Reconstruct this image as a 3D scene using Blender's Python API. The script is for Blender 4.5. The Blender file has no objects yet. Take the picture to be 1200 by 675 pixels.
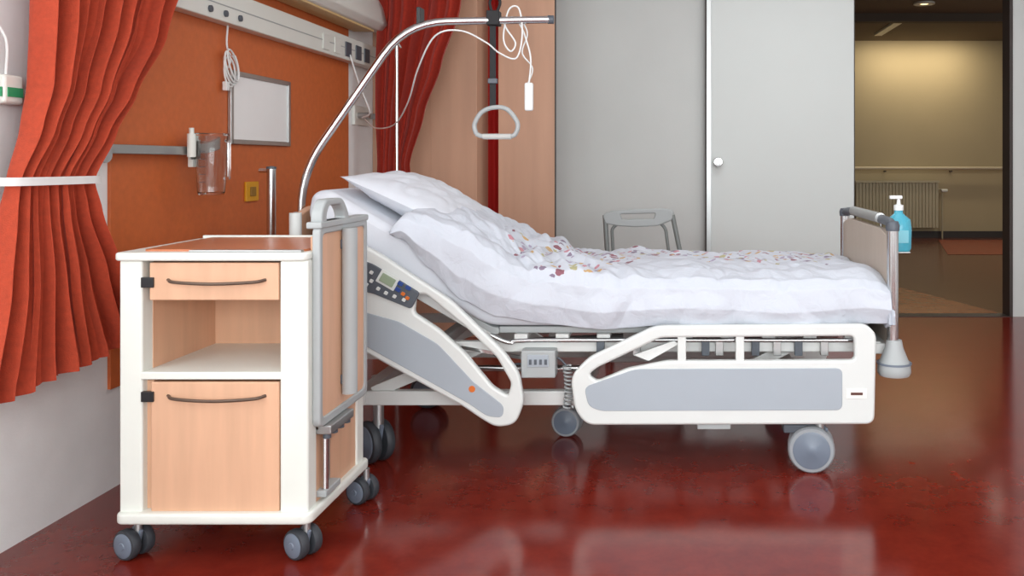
import bpy, math, random
from mathutils import Vector, Matrix, noise
random.seed(4)
sc = bpy.context.scene
H = 1.15            # eye height of the photographer
def X(u, d): return (u-790)*d/1000.0
def Z(v, d): return H-(v-190)*d/1000.0

# ------------------------------------------------------------------ materials
def lin(c):
    out=[]
    for k in c:
        k=k/255.0
        out.append(k/12.92 if k<=0.04045 else ((k+0.055)/1.055)**2.4)
    return (out[0],out[1],out[2],1.0)
MATS={}
def mat(name, col, rough=0.5, metal=0.0, var=0.0, scale=(8,8,8), bump=0.0, bscale=40.0, spec=0.5, trans=0.0, alpha=1.0, emit=0.0, coat=0.0, sheen=0.0, detail=4.0):
    if name in MATS: return MATS[name]
    m=bpy.data.materials.new(name); m.use_nodes=True
    nt=m.node_tree; b=nt.nodes['Principled BSDF']
    c=lin(col)
    b.inputs['Base Color'].default_value=c
    b.inputs['Roughness'].default_value=rough
    b.inputs['Metallic'].default_value=metal
    b.inputs['Specular IOR Level'].default_value=spec
    b.inputs['Transmission Weight'].default_value=trans
    b.inputs['Alpha'].default_value=alpha
    b.inputs['Coat Weight'].default_value=coat
    b.inputs['Sheen Weight'].default_value=sheen
    if emit>0:
        b.inputs['Emission Color'].default_value=c
        b.inputs['Emission Strength'].default_value=emit
    tc=nt.nodes.new('ShaderNodeTexCoord')
    mp=nt.nodes.new('ShaderNodeMapping'); mp.inputs['Scale'].default_value=scale
    nt.links.new(tc.outputs['Object'], mp.inputs['Vector'])
    n=nt.nodes.new('ShaderNodeTexNoise'); n.inputs['Scale'].default_value=1.0; n.inputs['Detail'].default_value=detail
    nt.links.new(mp.outputs['Vector'], n.inputs['Vector'])
    r=nt.nodes.new('ShaderNodeValToRGB')
    v=max(var,0.01)
    r.color_ramp.elements[0].position=0.3; r.color_ramp.elements[1].position=0.7
    r.color_ramp.elements[0].color=(c[0]*(1-v),c[1]*(1-v),c[2]*(1-v),1)
    r.color_ramp.elements[1].color=(min(1,c[0]*(1+v)),min(1,c[1]*(1+v)),min(1,c[2]*(1+v)),1)
    nt.links.new(n.outputs['Fac'], r.inputs['Fac'])
    nt.links.new(r.outputs['Color'], b.inputs['Base Color'])
    if bump>0:
        n2=nt.nodes.new('ShaderNodeTexNoise'); n2.inputs['Scale'].default_value=bscale; n2.inputs['Detail'].default_value=3
        nt.links.new(tc.outputs['Object'], n2.inputs['Vector'])
        bp=nt.nodes.new('ShaderNodeBump'); bp.inputs['Strength'].default_value=bump; bp.inputs['Distance'].default_value=0.01
        nt.links.new(n2.outputs['Fac'], bp.inputs['Height'])
        nt.links.new(bp.outputs['Normal'], b.inputs['Normal'])
    MATS[name]=m
    return m

M_white=mat('cabinet_white_laminate',(228,230,222),0.4)
M_wall=mat('wall_paint_white',(240,241,240),0.7,var=0.03,bump=0.05,bscale=120)
M_back=mat('wall_paint_grey',(204,207,204),0.7,var=0.03,scale=(1.5,1.5,1.5),bump=0.05,bscale=90)
M_door=mat('door_laminate',(208,213,210),0.45,var=0.02,scale=(1,1,1))
M_orange=mat('orange_panel',(202,104,52),0.5,var=0.06,scale=(30,30,30))
M_wood=mat('birch_veneer',(217,171,139),0.42,var=0.07,scale=(25,25,2.5))
M_foot=mat('foot_board_laminate',(190,176,162),0.4,var=0.04,scale=(20,20,3))
M_wood2=mat('wardrobe_veneer',(202,158,130),0.5,var=0.08,scale=(9,9,1.0))
M_top=mat('beech_worktop',(188,112,74),0.3,var=0.06,scale=(6,30,6))
M_plastic=mat('bed_plastic',(220,223,220),0.35)
M_inlay=mat('grey_blue_inlay',(166,174,182),0.45)
M_grey=mat('grey_plastic',(168,172,172),0.45)
M_mgrey=mat('mid_grey_tube',(122,126,124),0.4)
M_dgrey=mat('dark_grey_plastic',(84,90,98),0.45)
M_black=mat('black_plastic',(26,27,30),0.4)
M_chrome=mat('chrome',(205,206,206),0.16,metal=1.0)
M_alu=mat('brushed_aluminium',(178,179,178),0.33,metal=0.85)
M_steelw=mat('painted_steel_frame',(216,217,214),0.4)
M_hub=mat('caster_hub_grey',(112,122,136),0.35)
M_tyre=mat('caster_tyre',(56,59,64),0.55)
M_tyre2=mat('bed_caster_tyre',(152,156,160),0.5)
M_sheet=mat('white_sheet',(212,215,222),0.8,bump=0.25,bscale=14,sheen=0.1)
M_curt=mat('rust_curtain_cloth',(186,68,38),0.85,var=0.10,scale=(60,60,60),bump=0.15,bscale=300,sheen=0.1)
M_curt2=mat('red_curtain_cloth',(178,52,32),0.85,var=0.10,scale=(60,60,60),sheen=0.1)
M_red=mat('red_cloth',(190,34,28),0.8)
M_strap=mat('black_strap',(30,30,32),0.7)
M_cable=mat('white_cable',(230,232,230),0.5)
M_teal=mat('sanitizer_blue',(78,172,194),0.25)
M_yel=mat('yellow_socket',(222,160,30),0.45)
M_green=mat('green_label',(50,150,100),0.5)
M_lcd=mat('lcd_screen',(150,165,140),0.3)
M_btn=mat('button_blue',(40,70,140),0.4)
M_btno=mat('button_orange',(214,110,40),0.4)
M_clear=mat('clear_plastic',(246,248,248),0.05,trans=1.0,spec=0.5)
M_frost=mat('white_board_surface',(246,247,246),0.25)
M_hand=mat('handle_bronze',(96,78,66),0.35,metal=0.4)
M_beige=mat('lamp_diffuser_beige',(214,184,130),0.5)
M_cwall=mat('hall_wall_beige',(186,170,134),0.7,var=0.05,scale=(1,1,1))
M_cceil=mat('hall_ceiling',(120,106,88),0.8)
M_frame=mat('dark_door_frame',(58,50,46),0.5)
M_rad=mat('radiator_enamel',(190,180,150),0.5)
M_rail=mat('handrail_light_wood',(214,200,170),0.4)

def floor_mat(name,c1,c2,rough,bumps=0.04):
    m=bpy.data.materials.new(name); m.use_nodes=True; nt=m.node_tree; b=nt.nodes['Principled BSDF']
    tc=nt.nodes.new('ShaderNodeTexCoord')
    n=nt.nodes.new('ShaderNodeTexNoise'); n.inputs['Scale'].default_value=9; n.inputs['Detail'].default_value=6; n.inputs['Roughness'].default_value=0.55
    n.inputs['Distortion'].default_value=0.3
    nt.links.new(tc.outputs['Object'],n.inputs['Vector'])
    r=nt.nodes.new('ShaderNodeValToRGB'); e=r.color_ramp.elements
    e[0].position=0.25; e[0].color=lin(c1); e[1].position=0.75; e[1].color=lin(c2)
    nt.links.new(n.outputs['Fac'],r.inputs['Fac'])
    n3=nt.nodes.new('ShaderNodeTexNoise'); n3.inputs['Scale'].default_value=60; n3.inputs['Detail'].default_value=3
    nt.links.new(tc.outputs['Object'],n3.inputs['Vector'])
    mx=nt.nodes.new('ShaderNodeMixRGB'); mx.blend_type='OVERLAY'; mx.inputs['Fac'].default_value=0.15
    nt.links.new(r.outputs['Color'],mx.inputs['Color1']); nt.links.new(n3.outputs['Fac'],mx.inputs['Color2'])
    nt.links.new(mx.outputs['Color'],b.inputs['Base Color'])
    b.inputs['Roughness'].default_value=rough
    n2=nt.nodes.new('ShaderNodeTexNoise'); n2.inputs['Scale'].default_value=8; n2.inputs['Detail'].default_value=1
    nt.links.new(tc.outputs['Object'],n2.inputs['Vector'])
    bp=nt.nodes.new('ShaderNodeBump'); bp.inputs['Strength'].default_value=bumps; bp.inputs['Distance'].default_value=0.01
    nt.links.new(n2.outputs['Fac'],bp.inputs['Height']); nt.links.new(bp.outputs['Normal'],b.inputs['Normal'])
    return m
M_floor=floor_mat('red_linoleum',(104,26,17),(128,40,27),0.15)
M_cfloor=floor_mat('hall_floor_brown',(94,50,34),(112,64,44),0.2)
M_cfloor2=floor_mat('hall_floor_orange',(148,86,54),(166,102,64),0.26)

def duvet_mat():
    m=bpy.data.materials.new('floral_duvet_cloth'); m.use_nodes=True; nt=m.node_tree; b=nt.nodes['Principled BSDF']
    L=nt.links
    tc=nt.nodes.new('ShaderNodeTexCoord')
    wn_=nt.nodes.new('ShaderNodeTexNoise'); wn_.inputs['Scale'].default_value=28; wn_.inputs['Detail'].default_value=2
    L.new(tc.outputs['Object'],wn_.inputs['Vector'])
    sc_=nt.nodes.new('ShaderNodeVectorMath'); sc_.operation='SCALE'; sc_.inputs['Scale'].default_value=0.035
    L.new(wn_.outputs['Color'],sc_.inputs[0])
    ad=nt.nodes.new('ShaderNodeVectorMath'); ad.operation='ADD'
    L.new(tc.outputs['Object'],ad.inputs[0]); L.new(sc_.outputs['Vector'],ad.inputs[1])
    vo=nt.nodes.new('ShaderNodeTexVoronoi'); vo.inputs['Scale'].default_value=29
    L.new(ad.outputs['Vector'],vo.inputs['Vector'])
    pet=nt.nodes.new('ShaderNodeMath'); pet.operation='LESS_THAN'; pet.inputs[1].default_value=0.45
    L.new(vo.outputs['Distance'],pet.inputs[0])
    sep=nt.nodes.new('ShaderNodeSeparateColor'); L.new(vo.outputs['Color'],sep.inputs['Color'])
    r=nt.nodes.new('ShaderNodeValToRGB'); r.color_ramp.interpolation='CONSTANT'
    cols=[(130,40,58),(200,156,78),(120,96,122),(176,168,112),(190,116,128),(160,146,170)]
    e=r.color_ramp.elements
    e[0].position=0; e[0].color=lin(cols[0]); e[1].position=0.17; e[1].color=lin(cols[1])
    for i in range(2,6):
        k=e.new(i*0.166); k.color=lin(cols[i])
    L.new(sep.outputs['Red'],r.inputs['Fac'])
    g=nt.nodes.new('ShaderNodeMath'); g.operation='GREATER_THAN'; g.inputs[1].default_value=0.45
    L.new(sep.outputs['Green'],g.inputs[0])
    masks=[]
    for (cx,cy,rx,ry) in [(-0.40,3.50,0.28,0.33),(0.42,3.74,0.36,0.30),(0.0,3.86,0.45,0.18)]:
        mp=nt.nodes.new('ShaderNodeMapping'); mp.vector_type='TEXTURE'
        mp.inputs['Location'].default_value=(cx,cy,0.74); mp.inputs['Scale'].default_value=(rx,ry,0.4)
        L.new(ad.outputs['Vector'],mp.inputs['Vector'])
        ln=nt.nodes.new('ShaderNodeVectorMath'); ln.operation='LENGTH'; L.new(mp.outputs['Vector'],ln.inputs[0])
        lt=nt.nodes.new('ShaderNodeMath'); lt.operation='LESS_THAN'; lt.inputs[1].default_value=1.0
        L.new(ln.outputs['Value'],lt.inputs[0]); masks.append(lt)
    mxm=nt.nodes.new('ShaderNodeMath'); mxm.operation='MAXIMUM'; L.new(masks[0].outputs[0],mxm.inputs[0]); L.new(masks[1].outputs[0],mxm.inputs[1])
    mxn=nt.nodes.new('ShaderNodeMath'); mxn.operation='MAXIMUM'; L.new(mxm.outputs[0],mxn.inputs[0]); L.new(masks[2].outputs[0],mxn.inputs[1])
    a=nt.nodes.new('ShaderNodeMath'); a.operation='MULTIPLY'; L.new(pet.outputs[0],a.inputs[0]); L.new(g.outputs[0],a.inputs[1])
    a2=nt.nodes.new('ShaderNodeMath'); a2.operation='MULTIPLY'; L.new(a.outputs[0],a2.inputs[0]); L.new(mxn.outputs[0],a2.inputs[1])
    a3=nt.nodes.new('ShaderNodeMath'); a3.operation='MULTIPLY'; L.new(a2.outputs[0],a3.inputs[0]); a3.inputs[1].default_value=0.85
    mx=nt.nodes.new('ShaderNodeMixRGB'); mx.inputs['Color1'].default_value=lin((203,208,217))
    L.new(a3.outputs[0],mx.inputs['Fac']); L.new(r.outputs['Color'],mx.inputs['Color2'])
    L.new(mx.outputs['Color'],b.inputs['Base Color'])
    b.inputs['Roughness'].default_value=0.85
    n2=nt.nodes.new('ShaderNodeTexNoise'); n2.inputs['Scale'].default_value=16; n2.inputs['Detail'].default_value=4; n2.inputs['Distortion'].default_value=0.8
    L.new(tc.outputs['Object'],n2.inputs['Vector'])
    bp=nt.nodes.new('ShaderNodeBump'); bp.inputs['Strength'].default_value=0.35; bp.inputs['Distance'].default_value=0.02
    L.new(n2.outputs['Fac'],bp.inputs['Height']); L.new(bp.outputs['Normal'],b.inputs['Normal'])
    return m
M_duvet=duvet_mat()

# ------------------------------------------------------------------ geometry helpers
def link(o,parent=None):
    sc.collection.objects.link(o)
    if parent is not None: o.parent=parent
    return o
def group(name):
    e=bpy.data.objects.new(name,None); e.empty_display_size=0.1
    sc.collection.objects.link(e); return e
def mesh_obj(name,verts,faces,m,parent=None,smooth=False):
    me=bpy.data.meshes.new(name); me.from_pydata([tuple(v) for v in verts],[],faces); me.update()
    if smooth:
        for p in me.polygons: p.use_smooth=True
    me.materials.append(m)
    o=bpy.data.objects.new(name,me); return link(o,parent)
def box(name,x0,x1,y0,y1,z0,z1,m,parent=None,bev=0.0):
    if x0>x1:x0,x1=x1,x0
    if y0>y1:y0,y1=y1,y0
    if z0>z1:z0,z1=z1,z0
    v=[(x0,y0,z0),(x1,y0,z0),(x1,y1,z0),(x0,y1,z0),(x0,y0,z1),(x1,y0,z1),(x1,y1,z1),(x0,y1,z1)]
    f=[(0,3,2,1),(4,5,6,7),(0,1,5,4),(1,2,6,5),(2,3,7,6),(3,0,4,7)]
    o=mesh_obj(name,v,f,m,parent)
    if bev>0:
        b=o.modifiers.new('b','BEVEL'); b.width=bev; b.segments=3
        for p in o.data.polygons: p.use_smooth=True
        o.modifiers.new('wn','WEIGHTED_NORMAL')
    return o
def beam(name,p0,p1,w,h,m,parent=None,bev=0.003,side=Vector((0,1,0))):
    p0=Vector(p0);p1=Vector(p1);d=(p1-p0).normalized()
    s=(side-d*side.dot(d)).normalized(); t=d.cross(s)
    vs=[]
    for p in (p0,p1):
        for a,b in ((-1,-1),(1,-1),(1,1),(-1,1)):
            vs.append(p+s*(a*w/2)+t*(b*h/2))
    f=[(0,1,2,3),(7,6,5,4),(0,4,5,1),(1,5,6,2),(2,6,7,3),(3,7,4,0)]
    o=mesh_obj(name,vs,f,m,parent)
    if bev>0:
        b=o.modifiers.new('b','BEVEL'); b.width=bev; b.segments=2
    return o
def bake(cu,name,m,parent,fn=None,smooth=True,angle=None):
    tmp=bpy.data.objects.new(name+'_c',cu); sc.collection.objects.link(tmp)
    dg=bpy.context.evaluated_depsgraph_get(); dg.update()
    me=bpy.data.meshes.new_from_object(tmp.evaluated_get(dg))
    bpy.data.objects.remove(tmp)
    if fn:
        for v in me.vertices: v.co=fn(v.co)
    me.materials.clear(); me.materials.append(m)
    for p in me.polygons: p.use_smooth=smooth
    me.name=name
    if angle is not None:
        try: me.set_sharp_from_angle(angle=angle)
        except Exception: pass
    o=bpy.data.objects.new(name,me); return link(o,parent)
def catmull(pts,n=8):
    pts=[Vector(p) for p in pts]
    if len(pts)<3: return pts
    P=[pts[0]*2-pts[1]]+pts+[pts[-1]*2-pts[-2]]
    out=[]
    for i in range(1,len(P)-2):
        for k in range(n):
            t=k/n
            a,b,c,d=P[i-1],P[i],P[i+1],P[i+2]
            out.append(0.5*((2*b)+(c-a)*t+(2*a-5*b+4*c-d)*t*t+(3*b-a-3*c+d)*t**3))
    out.append(pts[-1]); return out
def fillet3(pts,r,n=7):
    pts=[Vector(p) for p in pts]; out=[pts[0]]
    for i in range(1,len(pts)-1):
        a,b,c=pts[i-1],pts[i],pts[i+1]
        rr=min(r,(a-b).length*0.45,(c-b).length*0.45)
        s=b+(a-b).normalized()*rr; e=b+(c-b).normalized()*rr
        for k in range(n+1):
            t=k/n; out.append(s*(1-t)**2+b*2*t*(1-t)+e*t*t)
    out.append(pts[-1]); return out
def tube(name,pts,r,m,parent=None,mode='c',fr=0.05,cyc=False,res=5):
    if mode=='c': pp=catmull(pts)
    elif mode=='f': pp=fillet3(pts,fr)
    else: pp=[Vector(p) for p in pts]
    cu=bpy.data.curves.new(name,'CURVE'); cu.dimensions='3D'
    sp=cu.splines.new('POLY'); sp.points.add(len(pp)-1)
    for i,p in enumerate(pp): sp.points[i].co=(p.x,p.y,p.z,1)
    sp.use_cyclic_u=cyc
    cu.bevel_depth=r; cu.bevel_resolution=res; cu.use_fill_caps=True
    return bake(cu,name,m,parent,angle=math.radians(50))
def cyl(name,p0,p1,r,m,parent=None,r2=None,n=28):
    p0=Vector(p0);p1=Vector(p1); L=(p1-p0).length
    return lathe(name,[(0,0),(r,0),(r if r2 is None else r2,L),(0,L)],p0,(p1-p0),m,parent,n)
def lathe(name,prof,org,axis,m,parent=None,n=32,sx=1.0,sy=1.0,angle=35):
    org=Vector(org); a=Vector(axis).normalized()
    q=Vector((0,0,1)).rotation_difference(a)
    vs=[];fs=[]
    for (r,z) in prof:
        for k in range(n):
            t=2*math.pi*k/n
            vs.append(org+q@Vector((r*sx*math.cos(t),r*sy*math.sin(t),z)))
    for i in range(len(prof)-1):
        for k in range(n):
            k2=(k+1)%n
            fs.append((i*n+k,i*n+k2,(i+1)*n+k2,(i+1)*n+k))
    o=mesh_obj(name,vs,fs,m,parent,smooth=True)
    import bmesh
    bm=bmesh.new(); bm.from_mesh(o.data); bmesh.ops.remove_doubles(bm,verts=bm.verts,dist=1e-6)
    bmesh.ops.recalc_face_normals(bm,faces=bm.faces); bm.to_mesh(o.data); bm.free()
    try: o.data.set_sharp_from_angle(angle=math.radians(angle))
    except Exception: pass
    return o
def round2(pts,r,n=6):
    out=[]; N=len(pts)
    for i in range(N):
        a=Vector(pts[i-1]); b=Vector(pts[i]); c=Vector(pts[(i+1)%N])
        rr=min(r,(a-b).length*0.45,(c-b).length*0.45)
        s=b+(a-b).normalized()*rr; e=b+(c-b).normalized()*rr
        for k in range(n+1):
            t=k/n; out.append(s*(1-t)**2+b*2*t*(1-t)+e*t*t)
    return out
def prism(name,outer,holes,plane,pos,thick,m,parent=None,r=0.01,bev=0.004,hr=None):
    """plane 'XZ' (pos = y), 'YZ' (pos = x), 'XY' (pos = z); pos is the centre of the thickness"""
    cu=bpy.data.curves.new(name,'CURVE'); cu.dimensions='2D'; cu.fill_mode='BOTH'
    for i,pl in enumerate([outer]+list(holes)):
        q=round2(pl,r if i==0 else (hr if hr is not None else r))
        sp=cu.splines.new('POLY'); sp.points.add(len(q)-1)
        for k,p in enumerate(q): sp.points[k].co=(p[0],p[1],0,1)
        sp.use_cyclic_u=True
    cu.extrude=max(thick/2-bev,0.0001); cu.bevel_depth=bev; cu.bevel_resolution=2; cu.offset=-bev
    if plane=='XZ': fn=lambda c: Vector((c.x,pos-c.z,c.y))
    elif plane=='YZ': fn=lambda c: Vector((pos+c.z,c.x,c.y))
    else: fn=lambda c: Vector((c.x,c.y,pos+c.z))
    return bake(cu,name,m,parent,fn,smooth=True,angle=math.radians(40))
def grid(name,f,nu,nv,m,parent=None,cyc=False):
    vs=[f(i/(nu-1),j/(nv-1)) for i in range(nu) for j in range(nv)]
    fs=[]
    for i in range(nu-1):
        for j in range(nv-1):
            fs.append((i*nv+j,(i+1)*nv+j,(i+1)*nv+j+1,i*nv+j+1))
    return mesh_obj(name,vs,fs,m,parent,smooth=True)
def interp(x,tab):
    if x<=tab[0][0]: return tab[0][1]
    for (a,b),(c,d) in zip(tab,tab[1:]):
        if x<=c:
            t=(x-a)/(c-a); t=t*t*(3-2*t)*0.5+t*0.5
            return b+(d-b)*t
    return tab[-1][1]

# ------------------------------------------------------------------ room
WX=-1.98; BY=6.35; CZ=2.85; RX=4.2; FY=-2.6
box('floor',WX-0.1,RX+0.1,FY-0.1,BY,-0.1,0,M_floor)
box('ceiling',WX-0.1,RX+0.1,FY-0.1,BY+0.12,CZ,CZ+0.1,mat('ceiling_paint',(236,238,238),0.8))
SY0,SY1,SZ0,SZ1=-1.6,1.9,0.9,2.55
w=group('wall_left')
box('wall_section_far',WX-0.1,WX,SY1,BY+0.12,0,CZ,M_wall,w)
box('wall_section_near',WX-0.1,WX,FY-0.1,SY0,0,CZ,M_wall,w)
box('wall_section_below',WX-0.1,WX,SY0,SY1,0,SZ0,M_wall,w)
box('wall_section_above',WX-0.1,WX,SY0,SY1,SZ1,CZ,M_wall,w)
wn2=group('window_2')
for i in range(4):
    yy=SY0+(SY1-SY0)*i/3
    box('mullion_%d'%i,WX-0.08,WX-0.02,yy-0.03,yy+0.03,SZ0,SZ1,M_white,wn2)
box('sill',WX-0.09,WX+0.06,SY0,SY1,SZ0,SZ0+0.025,M_white,wn2)
box('head',WX-0.08,WX-0.02,SY0,SY1,SZ1-0.05,SZ1,M_white,wn2)
box('wall_right',RX,RX+0.1,FY-0.1,BY+0.12,0,CZ,M_wall)
OX0,OX1,OZ=1.335,2.505,2.5
w=group('wall_back')
box('wall_section',WX,OX0,BY,BY+0.12,0,CZ,M_back,w)
box('wall_section_right',OX1,RX,BY,BY+0.12,0,CZ,M_back,w)
box('lintel',OX0,OX1,BY,BY+0.12,OZ,CZ,M_back,w)
# front (camera-side) wall with a wide window
w=group('wall_front')
wx0,wx1,wz0,wz1=-1.5,3.8,0.85,2.6
box('below',WX,RX,FY-0.1,FY,0,wz0,M_wall,w)
box('above',WX,RX,FY-0.1,FY,wz1,CZ,M_wall,w)
box('pier_l',WX,wx0,FY-0.1,FY,wz0,wz1,M_wall,w)
box('pier_r',wx1,RX,FY-0.1,FY,wz0,wz1,M_wall,w)
wn=group('window_1')
for i in range(5):
    xx=wx0+(wx1-wx0)*i/4
    box('mullion_%d'%i,xx-0.03,xx+0.03,FY-0.08,FY-0.02,wz0,wz1,M_white,wn)
box('sill',wx0,wx1,FY-0.09,FY+0.1,wz0-0.03,wz0+0.0,M_white,wn)
box('head',wx0,wx1,FY-0.08,FY-0.02,wz1-0.05,wz1,M_white,wn)
# door frame
fr=group('trim_1')
box('jamb_r',OX1-0.012,OX1+0.012,BY-0.01,BY+0.13,0,OZ+0.04,M_frame,fr)
box('jamb_l',OX0-0.02,OX0+0.01,BY+0.0,BY+0.14,0,OZ+0.04,M_frame,fr)
box('threshold',OX0,OX1,BY-0.01,BY+0.12,-0.02,0.004,M_frame,fr)
# sliding door, parked in front of the wall
dr=group('door_1')
box('leaf',X(833,6.3),X(1000,6.3),6.275,6.32,0.012,2.46,M_door,dr,0.003)
box('edge_profile',X(828,6.3),X(833,6.3),6.265,6.325,0.012,2.46,M_alu,dr)
box('edge_seal',X(826,6.3),X(828,6.3),6.275,6.325,0.012,2.46,M_frame,dr)
lathe('knob',[(0,0),(0.022,0),(0.022,0.03),(0.034,0.035),(0.036,0.05),(0.03,0.058),(0,0.06)],(X(841,6.3),6.275,Z(190,6.3)),(0,-1,0),M_chrome,dr)
box('track',0.0,OX1-0.05,6.26,BY-0.002,2.46,2.52,M_alu,dr)

# hall behind the opening
HY=13.0
box('floor_hall',-0.5,7.5,BY,HY,-0.1,0,M_cfloor)
mesh_obj('floor_hall_patch',[(1.34,6.48,0.003),(2.46,6.48,0.003),(2.46,6.56,0.003),(2.05,7.9,0.003),(2.2,9.4,0.003),(1.9,9.4,0.003),(1.34,7.4,0.003)],[(0,1,2,3,4,5,6)],M_cfloor2)  # lighter orange-brown patch over the brown hall floor
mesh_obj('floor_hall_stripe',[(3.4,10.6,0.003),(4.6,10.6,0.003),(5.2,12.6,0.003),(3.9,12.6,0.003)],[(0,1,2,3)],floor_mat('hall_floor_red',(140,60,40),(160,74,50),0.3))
box('wall_hall_back',-0.5,7.5,HY,HY+0.1,0,3.0,M_cwall)
box('wall_hall_left',-0.6,-0.5,BY+0.12,HY,0,3.0,M_cwall)
box('wall_hall_right',7.5,7.6,BY+0.12,HY,0,3.0,M_cwall)
box('ceiling_hall',-0.5,7.5,BY+0.12,HY,3.0,3.1,M_cceil)
box('baseboard_hall',-0.5,7.5,HY-0.02,HY,0,0.1,M_frame)
box('trim_2',-0.5,7.5,10.6,10.75,2.9,3.0,mat('hall_beam',(84,72,60),0.7))
dl=group('hall_downlight')
lathe('ring',[(0.05,0),(0.12,0),(0.12,0.02),(0.05,0.02)],(X(1083,9.9),9.9,2.98),(0,0,1),M_white,dl)
lathe('bulb',[(0,0),(0.05,0),(0.05,0.01),(0,0.01)],(X(1083,9.9),9.9,2.985),(0,0,1),mat('bulb',(255,220,160),0.5,emit=3),dl)
hl=group('hall_ceiling_strip_light')
box('housing',X(1030,12),X(1034,12)+0.06,11.0,12.3,2.97,3.0,M_white,hl)
hr=group('hall_handrail')
tube('rail',[(2.6,HY-0.09,Z(197,HY)),(6.0,HY-0.09,Z(197,HY))],0.025,M_rail,hr,'p')
for xx in (3.2,4.2,5.2): box('bracket',xx-0.01,xx+0.01,HY-0.09,HY,Z(200,HY)-0.02,Z(200,HY),M_frame,hr)
rd=group('radiator')
rx0,rx1=X(1003,12.85),X(1100,12.85)
box('core',rx0,rx1,12.86,12.9,0.16,0.84,M_rad,rd)
k=rx0
while k<rx1-0.03:
    box('fin',k,k+0.044,12.845,12.87,0.16,0.84,M_rad,rd,0.006); k+=0.05
box('top_grille',rx0-0.01,rx1+0.01,12.82,12.94,0.84,0.87,M_rad,rd)
cyl('valve',(rx1+0.05,12.88,0.72),(rx1+0.14,12.88,0.72),0.025,M_white,rd)
tube('pipe',[(rx1,12.9,0.74),(rx1+0.07,12.9,0.74),(rx1+0.07,12.9,0)],0.012,M_rad,rd,'f')

# ------------------------------------------------------------------ left wall fittings
box('orange_wall_panel',WX,WX+0.012,2.98,5.16,0.355,2.7,M_orange,None,0.002)
tr=group('bedhead_service_trunking')
box('duct',WX+0.0125,WX+0.075,3.22,5.52,1.745,1.885,M_white,tr,0.006)
box('duct_lid_line',WX+0.075,WX+0.078,3.22,5.52,1.812,1.816,M_grey,tr)
for i,y in enumerate((4.62,4.78,4.94,5.1,5.24)):
    box('socket_%d'%i,WX+0.075,WX+0.082,y,y+0.085,1.765,1.85,M_white if i<2 else M_dgrey,tr,0.003)
for i,y in enumerate((3.5,3.62,3.74)):
    lathe('port_%d'%i,[(0,0),(0.014,0),(0.014,0.008),(0,0.008)],(WX+0.076,y,1.78),(1,0,0),M_dgrey,tr)
lp=group('bedhead_wall_lamp')
prism('housing',[(WX+0.013,1.955),(WX+0.16,1.955),(WX+0.2,2.0),(WX+0.16,2.16),(WX+0.013,2.16)],[],'XZ',4.55,1.5,M_white,lp,r=0.015)
box('diffuser',WX+0.03,WX+0.15,3.9,5.2,1.945,1.956,M_beige,lp)
# whiteboard
wb=group('whiteboard')
y0,y1=3.77,4.33; z0,z1=1.24,1.548
box('surface',WX+0.013,WX+0.022,y0,y1,z0,z1,M_frost,wb)
for n_,a in (('rail_b',(y0,y1,z0-0.01,z0+0.012)),('rail_t',(y0,y1,z1-0.012,z1+0.01)),('stile_l',(y0-0.012,y0+0.012,z0-0.01,z1+0.01)),('stile_r',(y1-0.012,y1+0.012,z0-0.01,z1+0.01))):
    box(n_,WX+0.013,WX+0.03,a[0],a[1],a[2],a[3],M_alu,wb,0.003)
# wall rail with bracket and measuring jug
rl=group('equipment_rail')
box('rail',WX+0.045,WX+0.06,2.9,3.62,1.178,1.212,M_alu,rl,0.003)
for y in (2.95,3.3,3.56): box('standoff',WX+0.0,WX+0.046,y-0.012,y+0.012,1.185,1.205,M_alu,rl)
lathe('end_cap',[(0,0),(0.03,0),(0.03,0.03),(0,0.03)],(WX+0.035,2.88,1.178),(1,0,0),M_grey,rl)
jg=group('measuring_jug')
jx,jy=-1.855,3.42
box('clamp',WX+0.067,jx-0.055,jy-0.05,jy+0.02,1.16,1.23,M_alu,jg,0.004)
box('hook',jx-0.075,jx-0.055,jy-0.035,jy+0.005,1.13,1.262,M_white,jg,0.003)
lathe('cup',[(0.0,0),(0.046,0.0),(0.05,0.01),(0.062,0.235),(0.066,0.24),(0.064,0.245),(0.0595,0.236),(0.0485,0.012),(0.0,0.004)],(jx,jy,1.02),(0,0,1),M_clear,jg)
prism('handle',[(jx+0.055,1.24),(jx+0.075,1.24),(jx+0.075,1.08),(jx+0.05,1.08),(jx+0.05,1.09),(jx+0.067,1.09),(jx+0.067,1.23),(jx+0.055,1.23)],[],'XZ',jy,0.015,M_clear,jg,r=0.004,bev=0.002)
for i in range(5):
    box('graduation',jx-0.012,jx+0.012,jy-0.066+i*-0.0005,jy-0.0645-i*0.0005,1.07+i*0.03,1.072+i*0.03,M_dgrey,jg)
sp=group('soap_dispenser_spout')
cyl('nozzle',(WX+0.08,3.36,1.17),(WX+0.08,3.36,1.262),0.016,M_white,sp)
cyl('nozzle_tip',(WX+0.08,3.36,1.262),(WX+0.08,3.36,1.285),0.009,M_white,sp)
# yellow socket
ys=group('yellow_wall_socket')
box('plate',WX+0.012,WX+0.024,3.905,4.02,Z(236,3.94),Z(213,3.94),M_yel,ys,0.003)
box('outlet',WX+0.024,WX+0.03,3.935,3.985,Z(230,3.94),Z(219,3.94),mat('brass_dark',(150,110,30),0.4),ys,0.003)
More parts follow.
